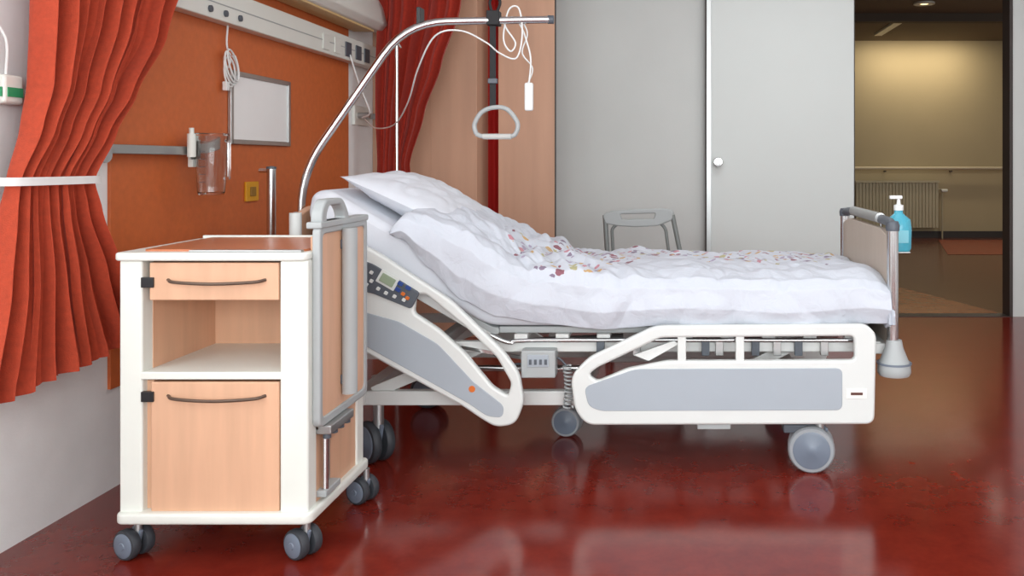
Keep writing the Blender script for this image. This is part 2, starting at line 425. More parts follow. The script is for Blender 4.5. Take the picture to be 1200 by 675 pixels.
# support post behind cabinet
ps=group('oxygen_stand_post')
cyl('post',(X(318,3.75),3.75,0.0),(X(318,3.75),3.75,Z(197,3.75)),0.019,M_chrome,ps)
lathe('cap',[(0,0),(0.021,0),(0.021,0.01),(0,0.014)],(X(318,3.75),3.75,Z(198,3.75)),(0,0,1),M_dgrey,ps)
cyl('arm',(X(318,3.75),3.75,Z(200,3.75)),(X(304,3.75),3.75,Z(200,3.75)),0.009,M_chrome,ps)
lathe('base',[(0,0),(0.13,0),(0.13,0.015),(0.03,0.03),(0,0.03)],(X(318,3.75),3.75,0.0),(0,0,1),M_dgrey,ps)
# nurse call cord
cx=WX+0.035
g=group('wall_call_cord')
tube('cord',[(cx,3.72,1.76),(cx,3.71,1.66),(cx,3.74,1.6),(cx,3.72,1.56)],0.004,M_cable,g)
for i in range(4):
    yy=3.72+0.012*i
    pts=[(cx+0.004*i,yy+0.045*math.sin(t)+0.02*math.sin(t/2+i),1.545+0.065*math.cos(t+0.3*i)+0.01*i) for t in [k*math.pi/6 for k in range(13)]]
    tube('loop_%d'%i,pts,0.004,M_cable,g)
box('plug',cx-0.01,cx+0.01,3.69,3.72,1.46,1.5,M_cable,g,0.004)
# small device on wall far left
g=group('wall_handset')
box('body',WX,WX+0.05,2.46,2.535,Z(122,2.5),Z(88,2.5),M_white,g,0.01)
box('label',WX+0.05,WX+0.053,2.47,2.527,Z(114,2.5),Z(103,2.5),M_green,g)
box('label_front',WX+0.006,WX+0.044,2.457,2.46,Z(114,2.5),Z(103,2.5),M_green,g)
tube('cord',[(WX+0.03,2.49,Z(88,2.5)),(WX+0.04,2.48,1.5),(WX+0.02,2.465,1.6),(WX+0.03,2.5,1.9)],0.004,M_cable,g)

# ------------------------------------------------------------------ curtains
def curtain(name,rows,zs,xf,pleats,amp,m,axis,phase=0.0,nu=260,nv=90,zslope=0.0):
    """rows: (z, a0, a1, amp_scale) ; axis 'Y' (runs along wall) or 'X'"""
    t0=[(-r[0],r[1]) for r in rows]; t1=[(-r[0],r[2]) for r in rows]; ta=[(-r[0],r[3]) for r in rows]
    zt,zb=zs
    g=group(name)
    def f(s,t):
        z=zt+(zb+zslope*s-zt)*t
        a0=interp(-z,t0);a1=interp(-z,t1);am=interp(-z,ta)*amp
        a=a0+(a1-a0)*s
        ph=s*pleats*2*math.pi+phase+0.9*noise.noise(Vector((s*3,t*1.5,phase)))*2
        off=am*(math.sin(ph)+0.35*math.sin(2.3*ph+1.3+2*t))
        off+=0.5*am*noise.noise(Vector((s*9,t*5,3+phase)))
        a+=am*0.35*math.cos(ph)
        zz=z+(0.012*math.sin(ph) if t>0.97 else 0)
        if axis=='Y': return (xf(z)+off,a,zz)
        return (a,xf(z)-off,zz)
    o=grid('cloth',f,nu,nv,m,g)
    return g
c1=curtain('curtain',[(2.6,2.62,3.65,1.2),(1.9,2.52,3.2,1.1),(1.6,2.50,3.07,1.0),(1.38,2.50,2.91,0.9),(1.25,2.47,2.81,0.75),(1.09,2.40,2.71,0.5),(1.0,2.38,2.73,0.65),(0.8,2.34,2.81,0.9),(0.5,2.26,2.93,1.05)],(2.78,0.475),lambda z:-1.865,8.5,0.046,M_curt,'Y',0.4,zslope=0.06)
def band(name,y0,y1,xc,rx,z,hh,m,parent,tilt=0.0):
    def f(s,t):
        a=s*2*math.pi
        y=(y0+y1)/2+(y1-y0)/2*math.copysign(abs(math.cos(a))**0.7,math.cos(a)); x=xc+rx*math.copysign(abs(math.sin(a))**0.6,math.sin(a))
        return (x,y,z-hh/2+hh*t+tilt*(y-(y0+y1)/2))
    return grid(name,f,60,4,m,parent)
band('tie_band',2.37,2.75,-1.865,0.05,1.095,0.024,mat('tie_white',(232,232,230),0.7),c1)
box('tie_hook',WX,-1.90,2.73,2.745,1.09,1.1,M_alu,c1)
c2=curtain('curtain',[(2.7,-1.84,-1.2,1.2),(2.1,-1.83,-1.31,1.1),(1.75,-1.84,-1.43,1.0),(1.45,-1.84,-1.54,0.8),(1.14,-1.83,-1.63,0.5),(0.9,-1.84,-1.6,0.7),(0.3,-1.84,-1.5,1.0)],(2.78,0.3),lambda z:5.28,6,0.04,M_curt2,'X',1.7)
tk=group('curtain_track')
box('track_a',-1.88,-1.85,2.3,5.5,2.79,2.85,M_white,tk)
box('track_b',-1.85,-0.9,5.25,5.28,2.79,2.85,M_white,tk)
# wardrobe
wd=group('wardrobe')
box('carcass',WX+0.001,X(559,5.6),5.6,BY-0.005,0,2.6,M_wood2,wd,0.003)
box('door_gap',X(505,5.6)-0.002,X(505,5.6)+0.002,5.597,5.6,0.05,2.6,M_wood2,wd)
box('open_door',X(584,5.7),X(650,5.7),5.7,5.73,0.02,2.6,M_wood2,wd,0.002)
box('door_edge',X(650,5.7),X(650,5.7)+0.006,5.7,5.73,0.02,2.6,M_frame,wd)
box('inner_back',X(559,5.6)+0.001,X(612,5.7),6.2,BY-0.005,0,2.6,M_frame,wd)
def hang(s,t):
    return (X(555,5.9)+0.26*s,5.95+0.03*math.sin(s*16),2.6-2.2*t)
grid('hanging_red_robe',hang,50,20,M_red,wd)

# ------------------------------------------------------------------ casters
def caster(par,x,y,r,wid,hubm,tyrem,ztop,rot=0.0,brake=True):
    ax=Vector((math.sin(rot),math.cos(rot),0))
    c=Vector((x,y,r))
    for s in (-1,1):
        o=c+ax*(s*wid*0.55)
        prof=[(0.0,-wid*0.36),(r*0.8,-wid*0.36),(r*0.93,-wid*0.32),(r,-wid*0.15),(r,wid*0.15),(r*0.93,wid*0.32),(r*0.8,wid*0.36),(0,wid*0.36)]
        lathe('tyre',prof,o,ax,tyrem,par,36)
        h=o+ax*(s*wid*0.30)
        lathe('hub',[(0,0),(r*0.80,0),(r*0.80,wid*0.08),(r*0.70,wid*0.14),(r*0.25,wid*0.15),(r*0.2,wid*0.2),(0,wid*0.2)],h,ax*s,hubm,par,32)
    cyl('axle',c-ax*wid*0.5,c+ax*wid*0.5,r*0.25,M_alu,par)
    fx=c+Vector((-math.cos(rot),math.sin(rot),0))*(-r*0.35)
    beam('fork',(c.x,c.y,r*0.6),(fx.x,fx.y,r*1.95),wid*0.3,r*0.8,hubm,par,0.004,ax)
    cyl('stem',(fx.x,fx.y,r*1.7),(fx.x,fx.y,ztop),r*0.25,M_alu,par)

# ------------------------------------------------------------------ bedside cabinet
cb=group('bedside_cabinet')
D0,D1=2.46,2.90
xl,xr=-1.6,-1.055
def zc(v): return Z(v,2.46)
pw=0.066
for n_,xa,ya,ww in (('post_fl',xl,D0,pw),('post_fr',xr-pw-0.016,D0,pw+0.016),('post_bl',xl,D1-0.06,pw),('post_br',xr-pw-0.016,D1-0.06,pw+0.016)):
    box(n_,xa,xa+ww,ya,ya+0.06,zc(612),zc(305),M_white,cb,0.007)
box('side_panel_l',xl+0.02,xl+0.04,D0+0.05,D1-0.05,zc(600),zc(306),M_wood,cb)
box('side_panel_r',xr-0.045,xr-0.02,D0+0.05,D1-0.05,zc(600),zc(306),M_wood,cb)
box('side_skirt_r',xr-0.03,xr-0.006,D0+0.05,D1-0.05,0.13,0.36,M_wood,cb,0.003)
box('back_panel',xl+0.03,xr-0.03,D1-0.035,D1-0.02,zc(600),zc(306),M_wood,cb)
top=[(xl-0.012,D0-0.012),(xr+0.0,D0-0.012),(xr+0.0,D1+0.03),(xl-0.03,D1+0.03)]
prism('top_rim',top,[],'XY',zc(302)+0.003,0.024,M_white,cb,r=0.025,bev=0.007)
prism('top_board',[(xl+0.05,D0+0.03),(xr-0.02,D0+0.03),(xr-0.02,D1),(xl+0.03,D1)],[],'XY',zc(302)+0.017,0.008,M_top,cb,r=0.02,bev=0.002)
box('top_gallery',xl-0.01,xr-0.01,D1+0.012,D1+0.026,zc(302)+0.01,zc(302)+0.026,M_white,cb,0.004)
box('top_front_strip',xl+0.2,xr-0.02,D0+0.0,D0+0.02,zc(302)+0.014,zc(302)+0.022,M_alu,cb,0.002)
ix0,ix1=xl+pw,xr-pw-0.016
box('drawer_front',ix0+0.02,ix1-0.004,D0+0.002,D0+0.022,zc(352),zc(308),M_wood,cb,0.003)
box('drawer_box',ix0+0.01,ix1-0.01,D0+0.022,D1-0.05,zc(348),zc(312),M_wood,cb)
box('shelf',ix0-0.005,ix1+0.005,D0+0.0,D1-0.04,zc(445),zc(436),M_white,cb,0.003)
box('niche_lining',ix0,ix1,D1-0.05,D1-0.038,zc(436),zc(352),M_wood,cb)
box('niche_side_l',ix0-0.01,ix0+0.002,D0+0.05,D1-0.05,zc(436),zc(352),M_wood,cb)
box('niche_side_r',ix1-0.002,ix1+0.01,D0+0.05,D1-0.05,zc(436),zc(352),M_wood,cb)
box('door',ix0+0.024,ix1-0.003,D0+0.002,D0+0.022,zc(600),zc(448),M_wood,cb,0.004)
box('carcass_inner',ix0+0.012,ix1-0.012,D0+0.03,D1-0.06,zc(600),zc(450),M_wood,cb)
box('door_gap_strip',ix0,ix0+0.02,D0+0.025,D0+0.04,zc(600),zc(448),M_wood,cb)  # plain wood strip set behind the gap beside the door
for v in (331,465):
    box('hinge',ix0-0.002,ix0+0.034,D0-0.004,D0+0.01,zc(v+6),zc(v-6),M_black,cb,0.002)
for v in (329,465):
    a=X(196,2.46);b=X(311,2.46)
    tube('handle',[(a,D0+0.004,zc(v-1)),(a+0.03,D0-0.016,zc(v+1)),((a+b)/2,D0-0.026,zc(v+2.5)),(b-0.03,D0-0.016,zc(v+1)),(b,D0+0.004,zc(v-1))],0.0046,M_hand,cb)
prism('base_plate',[(xl-0.005,D0-0.02),(xr+0.015,D0-0.02),(xr+0.015,D1+0.02),(xl-0.005,D1+0.02)],[],'XY',zc(606),0.032,M_white,cb,r=0.03,bev=0.008)
for (x,y,rt) in ((X(160,2.5),2.49,0.35),(X(357,2.5),2.49,0.5),(X(430,2.93),2.89,0.4),(xl+0.05,2.88,0.2)):
    caster(cb,x,y,0.044,0.04,M_hub,M_tyre,0.115,rt)
# fold-down overbed table on the right side
fx=xr+0.012
F0,F1=D0+0.025,D1-0.03
prism('flap_frame',[(F0,0.372),(F1,0.372),(F1,0.965),(F0,0.965)],[[(F0+0.022,0.398),(F1-0.022,0.398),(F1-0.022,0.938),(F0+0.022,0.938)]],'YZ',fx,0.024,M_grey,cb,r=0.03,bev=0.005,hr=0.02)
box('flap_board',fx-0.006,fx+0.006,F0+0.015,F1-0.015,0.39,0.945,M_wood,cb)
box('flap_top_edge',fx-0.03,fx+0.016,F0,F1,0.955,0.975,M_grey,cb,0.005)
box('flap_support',fx-0.03,fx-0.008,D0+0.06,D1-0.03,0.36,0.93,M_wood,cb)
cyl('gas_strut',(fx+0.03,2.665,0.43),(fx+0.03,2.665,0.945),0.023,M_grey,cb)
for z_ in (0.46,0.88): box('strut_bracket',fx+0.006,fx+0.036,2.65,2.68,z_,z_+0.03,M_dgrey,cb,0.003)
cyl('rod_lower',(fx-0.0,2.55,0.17),(fx-0.0,2.55,0.38),0.010,M_chrome,cb)
cyl('rod_lower_b',(fx-0.02,2.62,0.17),(fx-0.02,2.62,0.38),0.006,M_alu,cb)
box('rod_foot',fx-0.035,fx+0.012,2.53,2.64,0.155,0.175,M_grey,cb,0.004)
box('lower_bracket',fx-0.03,fx+0.03,2.52,2.7,0.345,0.372,M_alu,cb,0.004)
for i in range(4): cyl('bolt',(fx+0.01,2.54+0.05*i,0.33),(fx+0.01,2.54+0.05*i,0.35),0.012,M_dgrey,cb)
prism('flap_handle',[(2.50,0.965),(2.50,1.0),(2.53,1.04),(2.66,1.04),(2.70,1.0),(2.72,0.965)],[[(2.535,0.975),(2.54,1.0),(2.56,1.02),(2.64,1.02),(2.665,1.0),(2.68,0.975)]],'YZ',fx-0.006,0.035,M_grey,cb,r=0.02,bev=0.006,hr=0.01)

# ------------------------------------------------------------------ hospital bed
bed=group('hospital_bed')
DN=3.13
def bp(pts,d=DN): return [(X(u,d),Z(v,d)) for u,v in pts]
mt=[(-1.36,1.035),(-1.30,1.05),(-0.64,0.665),(0.74,0.665),(0.76,0.65),(0.76,0.535),(-0.70,0.535),(-1.38,0.93)]
prism('mattress',mt,[],'XZ',3.62,0.86,M_sheet,bed,r=0.05,bev=0.03)
prism('backrest_platform',[(-1.36,0.885),(-0.70,0.50),(-0.66,0.50),(-0.66,0.525),(-0.69,0.53),(-1.36,0.915)],[],'XZ',3.62,0.80,M_grey,bed,r=0.01)
box('seat_platform',-0.66,0.74,3.22,4.02,0.505,0.53,M_grey,bed,0.005)
for i in range(9):
    xx=-0.6+0.155*i
    box('slat_%d'%i,xx,xx+0.05,3.2,4.04,0.485,0.505,M_steelw,bed,0.003)
for y_ in (3.21,4.0):
    box('side_frame',-0.98,0.78,y_,y_+0.035,0.435,0.475,M_steelw,bed,0.006)
    box('chassis_rail',-1.25,0.62,y_+0.03,y_+0.07,0.225,0.28,M_steelw,bed,0.006)
    beam('lift_link_a',(-1.15,y_+0.06,0.27),(-0.72,y_+0.06,0.45),0.03,0.045,M_steelw,bed)
    beam('lift_link_b',(0.1,y_+0.06,0.27),(0.45,y_+0.06,0.45),0.03,0.045,M_steelw,bed)
    beam('back_strut',(-1.05,y_+0.02,0.70),(-0.66,y_+0.02,0.47),0.03,0.03,M_steelw,bed)
    beam('thin_rod',(-0.80,y_+0.0,0.455),(-0.55,y_+0.0,0.41),0.012,0.012,M_chrome,bed,0)
for xx in (-1.2,-0.36,0.5): box('chassis_cross',xx-0.03,xx+0.03,3.22,4.06,0.23,0.275,M_steelw,bed,0.006)
for xx in (-0.9,0.1,0.72): box('upper_cross',xx-0.02,xx+0.02,3.22,4.02,0.435,0.475,M_steelw,bed,0.006)
for i,(a,b,z_) in enumerate(((-0.62,-0.2,0.452),(-0.1,0.25,0.455),(0.3,0.66,0.452))):
    cyl('actuator_%d'%i,(a,3.36+0.05*i,z_-0.02),(b,3.36+0.05*i,z_),0.024,M_alu,bed)
    cyl('actuator_rod_%d'%i,(a-0.1,3.36+0.05*i,z_-0.025),(a,3.36+0.05*i,z_-0.02),0.012,M_chrome,bed)
for i,u in enumerate((700,742,822,838,880,905,930,960)):
    box('bracket_%d'%i,X(u,3.22),X(u+9,3.22),3.185,3.21,Z(416,3.2),Z(398,3.2),M_alu if i%2 else M_dgrey,bed,0.002)
cyl('cross_tube',(X(560,3.3),3.28,Z(430,3.3)),(X(680,3.3),3.28,Z(430,3.3)),0.012,M_chrome,bed)
tube('platform_tube',[(X(575,3.2),3.19,Z(392,3.2)),(X(600,3.2),3.19,Z(401,3.2)),(X(640,3.2),3.19,Z(398,3.2)),(X(1000,3.2),3.19,Z(398,3.2))],0.008,M_chrome,bed)
box('control_box',X(612,3.18),X(652,3.18),3.15,3.22,Z(441,3.18),Z(409,3.18),M_grey,bed,0.006)
box('control_box_panel',X(618,3.15),X(643,3.15),3.146,3.152,Z(430,3.15),Z(416,3.15),M_inlay,bed,0.002)
for i in range(4): box('box_key_%d'%i,X(620+6*i,3.146),X(623+6*i,3.146),3.142,3.148,Z(427,3.15),Z(421,3.15),M_dgrey,bed)
sp_=[]
for k in range(120):
    t=k/119; a=t*11*2*math.pi
    sp_.append((X(664,3.2)+0.014*math.cos(a)+0.008*math.sin(t*3),3.2+0.014*math.sin(a),Z(428,3.2)-0.16*t))
tube('spiral_cable',sp_,0.004,M_grey,bed,'p',res=2)
tube('loop_cable',[(X(560,3.25),3.25,Z(400,3.25)),(X(600,3.25),3.22,Z(424,3.25)),(X(650,3.25),3.2,Z(415,3.25)),(X(664,3.2),3.2,Z(428,3.2))],0.004,M_dgrey,bed)
outer=bp([(688,497),(674,480),(669,440),(690,418),(768,381),(1014,379),(1026,390),(1024,496)])
hole=bp([(690,438),(700,430),(774,395),(1000,393),(1001,421),(782,422),(735,431),(700,446)])
inl=bp([(685,452),(745,431),(986,430),(986,479),(704,480),(690,474)])
for sfx,y_ in (('near',DN),('far',4.10)):
    s=-1 if sfx=='near' else 1
    prism('side_rail_foot_'+sfx,outer,[hole],'XZ',y_,0.034,M_plastic,bed,r=0.035,bev=0.009,hr=0.018)
    prism('side_rail_foot_inlay_'+sfx,inl,[],'XZ',y_+s*0.0165,0.006,M_inlay,bed,r=0.025,bev=0.002)
    for u in (799,867):
        box('rail_strut',X(u-5,DN),X(u+5,DN),y_-0.012,y_+0.012,Z(424,DN),Z(390,DN),M_plastic,bed,0.004)
prism('rail_hole_bracket',bp([(742,417),(790,400),(796,404),(760,424)]),[],'XZ',DN+0.02,0.02,M_plastic,bed,r=0.005,bev=0.002)
box('rail_label',X(992,3.11),X(1016,3.11),3.110,3.113,Z(467,3.11),Z(456,3.11),mat('label_white',(240,238,232),0.5),bed)
box('rail_label_mark',X(997,3.11),X(1011,3.11),3.1085,3.111,Z(463,3.11),Z(460,3.11),mat('label_brown',(90,50,40),0.5),bed)
box('rail_foot_step',X(817,3.14),X(856,3.14),3.125,3.16,Z(502,3.14),Z(491,3.14),M_grey,bed,0.004)
outer=bp([(400,274),(425,286),(448,298),(530,352),(590,410),(609,436),(615,470),(605,496),(582,500),(562,488),(545,476),(400,396)])
hole=bp([(489,344),(500,344),(545,381),(583,418),(600,448),(596,463),(578,452),(545,412),(515,385),(486,366)])
inl=bp([(405,358),(470,376),(515,402),(556,446),(592,474),(590,488),(572,486),(552,472),(405,390)])
for sfx,y_ in (('near',DN),('far',4.10)):
    s=-1 if sfx=='near' else 1
    prism('side_rail_head_'+sfx,outer,[hole],'XZ',y_,0.034,M_plastic,bed,r=0.03,bev=0.009,hr=0.015)
    prism('side_rail_head_inlay_'+sfx,inl,[],'XZ',y_+s*0.0165,0.006,M_inlay,bed,r=0.02,bev=0.002)
prism('control_panel',bp([(418,301),(440,309),(494,342),(484,361),(440,343),(418,338)]),[],'XZ',DN-0.018,0.014,M_dgrey,bed,r=0.012,bev=0.003)
sl=math.radians(-30)
def tilt_quad(name,u,v,w_,h_,m,y=3.103):
    c=Vector((X(u,3.11),Z(v,3.11)))
    ps=[]
    for a,b in ((-1,-1),(1,-1),(1,1),(-1,1)):
        px,pz=a*w_/2,b*h_/2
        ps.append((c.x+px*math.cos(sl)-pz*math.sin(sl),c.y+px*math.sin(sl)+pz*math.cos(sl)))
    prism(name,ps,[],'XZ',y,0.006,m,bed,r=0.003,bev=0.001)
tilt_quad('display_bezel',455,328,0.075,0.05,M_plastic,3.106)
tilt_quad('display',455,328,0.055,0.032,M_lcd,3.102)
for i,(u,v) in enumerate(((428,314),(436,319),(428,324),(436,329),(430,333),(444,338),(453,343),(463,347),(474,351))):
    tilt_quad('button_%d'%i,u,v,0.013,0.012,M_plastic)
for i,(u,v) in enumerate(((470,332),(479,337),(467,339))): tilt_quad('arrow_%d'%i,u,v,0.02,0.014,M_btn)
for i,(u,v) in enumerate(((473,344),(478,349))): tilt_quad('obutton_%d'%i,u,v,0.014,0.012,M_btno)
lathe('rail_logo',[(0,0),(0.012,0),(0.012,0.002),(0,0.002)],(X(553,3.11),3.112,Z(456,3.11)),(0,-1,0),M_btno,bed)
caster(bed,X(950,3.2),3.19,0.086,0.05,M_hub,M_tyre2,0.23,0.12)
caster(bed,X(441,3.3),3.28,0.080,0.05,M_hub,M_tyre,0.23,0.7)
caster(bed,X(950,3.2),4.02,0.080,0.05,M_hub,M_tyre,0.23,0.3)
caster(bed,X(441,3.3),4.02,0.080,0.05,M_hub,M_tyre,0.23,0.1)
caster(bed,X(665,3.6),3.6,0.062,0.04,M_hub,M_tyre2,0.23,0.15)
box('caster_cover_foot',X(917,3.2),X(966,3.2),3.17,3.24,Z(505,3.2),Z(495,3.2),M_dgrey,bed,0.006)
# foot board
FX=0.812
for y_ in (3.17,4.06):
    cyl('foot_post',(FX,y_,0.46),(FX,y_,0.915),0.021,M_chrome,bed)
    lathe('bumper',[(0,0.13),(0.028,0.13),(0.034,0.10),(0.052,0.055),(0.060,0.04),(0.062,0.012),(0.056,0.0),(0,0)],(FX+0.005,y_,0.36),(0,0,1),M_grey,bed)
    lathe('bumper_ring',[(0.055,0.0),(0.064,0.0),(0.064,0.006),(0.055,0.006)],(FX+0.005,y_,0.402),(0,0,1),M_hub,bed)
    lathe('post_cap',[(0,0),(0.024,0),(0.026,0.02),(0.02,0.035),(0,0.038)],(FX,y_,0.895),(0,0,1),M_dgrey,bed)
prism('foot_board_panel',[(3.19,0.45),(4.04,0.45),(4.04,0.87),(3.9,0.895),(3.33,0.895),(3.19,0.87)],[],'YZ',FX,0.024,M_foot,bed,r=0.03,bev=0.004)
tube('foot_grip',[(FX,3.17,0.912),(FX+0.005,3.3,0.925),(FX+0.005,3.9,0.925),(FX,4.06,0.912)],0.018,M_dgrey,bed)
tube('foot_grip_metal',[(FX,3.36,0.93),(FX,3.86,0.93)],0.021,M_alu,bed,'p')
box('foot_cross_beam',FX-0.06,FX,3.2,4.04,0.43,0.47,M_steelw,bed,0.005)
# head board
HX=-1.42
prism('head_board_panel',[(3.2,0.45),(4.03,0.45),(4.03,0.95),(3.9,0.98),(3.33,0.98),(3.2,0.95)],[],'YZ',HX,0.03,M_wood,bed,r=0.04,bev=0.005)
for y_ in (3.2,4.04):
    cyl('head_post',(HX,y_,0.4),(HX,y_,0.96),0.022,M_plastic,bed)
    lathe('head_bumper',[(0,0.06),(0.03,0.06),(0.06,0.03),(0.06,0.0),(0,0)],(HX,y_,0.36),(0,0,1),M_grey,bed)
box('head_cross_beam',HX,-0.9,3.24,3.28,0.40,0.44,M_steelw,bed,0.005)
box('head_cross_beam_far',HX,-0.9,3.98,4.02,0.40,0.44,M_steelw,bed,0.005)
box('head_cross',HX-0.0,HX+0.05,3.2,4.04,0.40,0.44,M_steelw,bed,0.005)

# duvet
top_tab=[(-1.10,0.93),(-1.06,0.955),(-1.0,0.97),(-0.93,0.965),(-0.86,0.935),(-0.78,0.89),(-0.70,0.835),(-0.6,0.782),(-0.5,0.757),(-0.3,0.735),(0.2,0.728),(0.70,0.725),(0.76,0.715),(0.80,0.70)]
hem_tab=[(-1.10,0.90),(-1.0,0.875),(-0.91,0.765),(-0.79,0.635),(-0.66,0.572),(-0.5,0.55),(-0.22,0.54),(0.2,0.54),(0.77,0.545)]
def duv(s,t):
    x=-1.04+1.84*min(s/0.965,1.0)
    endk=max(0.0,(s-0.965)/0.035)
    zt=interp(x,top_tab); zh=interp(x,hem_tab)
    st=max(0.0,1-(s/0.03)); zt-=0.05*st*st
    if endk>0: zt=zt+(zh-zt)*endk**1.5
    q=[(3.165,zh),(3.135,zh+(zt-zh)*0.35),(3.14,zh+(zt-zh)*0.75),(3.175,zt-0.012),(3.26,zt+0.008),(3.62,zt+0.014),(3.98,zt+0.004),(4.06,zt-0.015),(4.09,zh+(zt-zh)*0.7),(4.09,zh+(zt-zh)*0.3),(4.07,zh)]
    kn=[0,0.08,0.16,0.23,0.30,0.55,0.80,0.87,0.92,0.96,1.0]
    y=interp(t,list(zip(kn,[p[0] for p in q]))); z=interp(t,list(zip(kn,[p[1] for p in q])))
    yc=3.62
    e=max(0,(x-0.68)/0.12); y=yc+(y-yc)*(1-0.02*e*e)
    bendw=math.exp(-((x+0.56)/0.24)**2)
    wx_=x+0.08*noise.noise(Vector((x*2,y*3,7))); wy_=y+0.08*noise.noise(Vector((x*3,y*2,17)))
    n1=abs(noise.noise(Vector((wx_*4.6+1.3,wy_*3.4,z*3))))
    n2=abs(noise.noise(Vector((wx_*10,wy_*6+4,z*7))))
    n3=abs(noise.noise(Vector(((wx_+wy_*0.6)*15,wy_*4,9))))
    n4=noise.noise(Vector((x*2.2,y*2.2,5)))
    amp=1.0 if endk==0 else 0.3
    dz=amp*((0.028+0.045*bendw)*n1+(0.016+0.028*bendw)*n2+(0.011+0.02*bendw)*n3+0.010*n4-0.010-0.016*bendw)
    side=1.0 if 0.25<t<0.85 else 0.0
    if t<0.25: side=max(0,(t-0.1)/0.15)
    if t>0.85: side=max(0,(0.95-t)/0.1)
    z+=dz*side
    sf=1-side
    fold=0.012*math.sin(x*17+2*noise.noise(Vector((x*4,1,1))))+0.03*abs(noise.noise(Vector((x*7,z*6,2))))+0.012*n2
    y+=(-1 if t<0.5 else 1)*sf*fold*(0.8)
    z+=sf*0.008*math.sin(x*9+1)
    return (x+0.012*n4*(1-endk),y,z)
dv=group('duvet')
o=grid('cover',duv,360,180,M_duvet,dv)
so=o.modifiers.new('s','SOLIDIFY'); so.thickness=0.012; so.offset=-1
# pillow
pl=group('pillow')
ang=math.radians(25)
def pil(sgn):
    def f(s,t):
        u=s*2-1; v=t*2-1
        h=(max(0,1-abs(u)**2.4)**0.62)*(max(0,1-abs(v)**2.6)**0.62)
        a=0.285*u*(1-0.07*(1-v*v)*abs(u)); b=0.36*v*(1-0.06*(1-u*u)*abs(v))
        w_=noise.noise(Vector((u*2,v*2,sgn)))*0.014+abs(noise.noise(Vector((u*4,v*4,3+sgn))))*0.022
        taper=1.0-0.35*max(0,u)
        th=((0.075 if sgn>0 else 0.075)*h+w_*h)*taper
        zz=sgn*th
        lx=a*math.cos(ang)+zz*math.sin(ang); lz=-a*math.sin(ang)+zz*math.cos(ang)
        return (-1.01+lx,3.60+b,0.975+lz)
    return f
grid('front_ticking',pil(1),60,60,M_sheet,pl)
grid('back_ticking',pil(-1),60,60,M_sheet,pl)

# trapeze / lifting pole
tp=group('trapeze_pole')
def P(u,v,d): return (X(u,d),d,Z(v,d))
tube('pole',[P(353,300,3.34),P(353,203,3.34),P(476,26,3.42),P(645,23,3.6)],0.0155,M_chrome,tp,'f',0.16,res=8)
box('socket',X(353,3.34)-0.025,X(353,3.34)+0.025,3.31,3.365,Z(275,3.34),Z(248,3.34),M_grey,tp,0.008)
box('pole_mount',X(353,3.34)-0.02,HX+0.03,3.315,3.36,Z(300,3.34),Z(275,3.34),M_steelw,tp,0.005)
tube('end_cap',[P(642,23,3.6),P(649,23,3.6)],0.018,M_dgrey,tp,'p')
box('clamp',X(496,3.5)-0.008,X(496,3.5)+0.008,3.43,3.49,Z(30,3.47),Z(10,3.47),M_black,tp,0.003)
box('strap',X(574,3.53),X(581,3.53),3.527,3.533,Z(128,3.53),Z(18,3.53)+0.02,M_strap,tp)
box('strap_loop_a',X(571,3.53),X(586,3.53),3.505,3.562,Z(30,3.53),Z(13,3.53),M_strap,tp,0.004)
tube('strap_upper_tail',[P(576,13,3.53),P(574,2,3.53),P(580,-6,3.53),P(586,2,3.53),P(583,13,3.53)],0.006,M_strap,tp)
box('strap_buckle',X(572,3.53),X(583,3.53),3.52,3.54,Z(98,3.53),Z(92,3.53),M_dgrey,tp,0.003)
hd=[(558,157),(556,146),(564,132),(578,126),(594,128),(606,143),(605,155),(597,160),(568,160)]
tube('grip_handle',[P(u,v,3.53) for u,v in hd]+[P(558,157,3.53)],0.0095,M_grey,tp)
tube('grip_bottom',[P(566,160,3.53),P(599,160,3.53)],0.012,mat('grip_light',(190,190,186),0.5),tp,'p')
# remote with cables
rc=group('hanging_call_remote')
box('body',X(615,3.55),X(625,3.55),3.535,3.56,Z(130,3.55),Z(97,3.55),M_cable,rc,0.008)
tube('cable_main',[P(620,97,3.55),P(622,70,3.55),P(617,48,3.56),P(610,30,3.57),P(600,20,3.56),P(592,30,3.55),P(604,50,3.55),P(598,60,3.55),P(590,45,3.55),P(596,12,3.55),P(608,10,3.56),P(612,40,3.55),P(605,68,3.55),P(585,62,3.54),P(570,50,3.5),P(540,36,3.48),P(510,42,3.48),P(490,80,3.6),P(478,120,3.9),P(462,146,4.3),P(440,150,4.8),P(428,140,5.15)],0.0035,M_cable,rc)
tube('cable_coil',[P(612,24,3.58),P(618,40,3.58),P(612,62,3.57),P(624,80,3.57),P(618,100,3.56)],0.003,M_cable,rc)
tube('cable_wall',[(WX+0.08,5.0,1.78),(WX+0.12,5.05,1.6),(WX+0.16,5.1,1.45),(WX+0.08,5.2,1.42)],0.005,M_cable,rc)
iv=group('infusion_stand')
cyl('pole',(X(465,4.4),4.4,0.02),(X(465,4.4),4.4,Z(50,4.4)),0.008,M_chrome,iv)
tube('hooks',[P(460,56,4.4),P(465,50,4.4),P(470,56,4.4)],0.005,M_chrome,iv)
for a in range(5):
    t=a*2*math.pi/5
    beam('leg',(X(465,4.4),4.4,0.05),(X(465,4.4)+0.2*math.cos(t),4.4+0.2*math.sin(t),0.012),0.025,0.02,M_alu,iv)
wf=group('wall_gas_outlet')
box('plate',WX,WX+0.02,5.24,5.5,1.38,1.5,M_white,wf,0.004)
for y in (5.3,5.42): cyl('outlet',(WX+0.02,y,1.44),(WX+0.09,y,1.44),0.018,M_alu,wf)

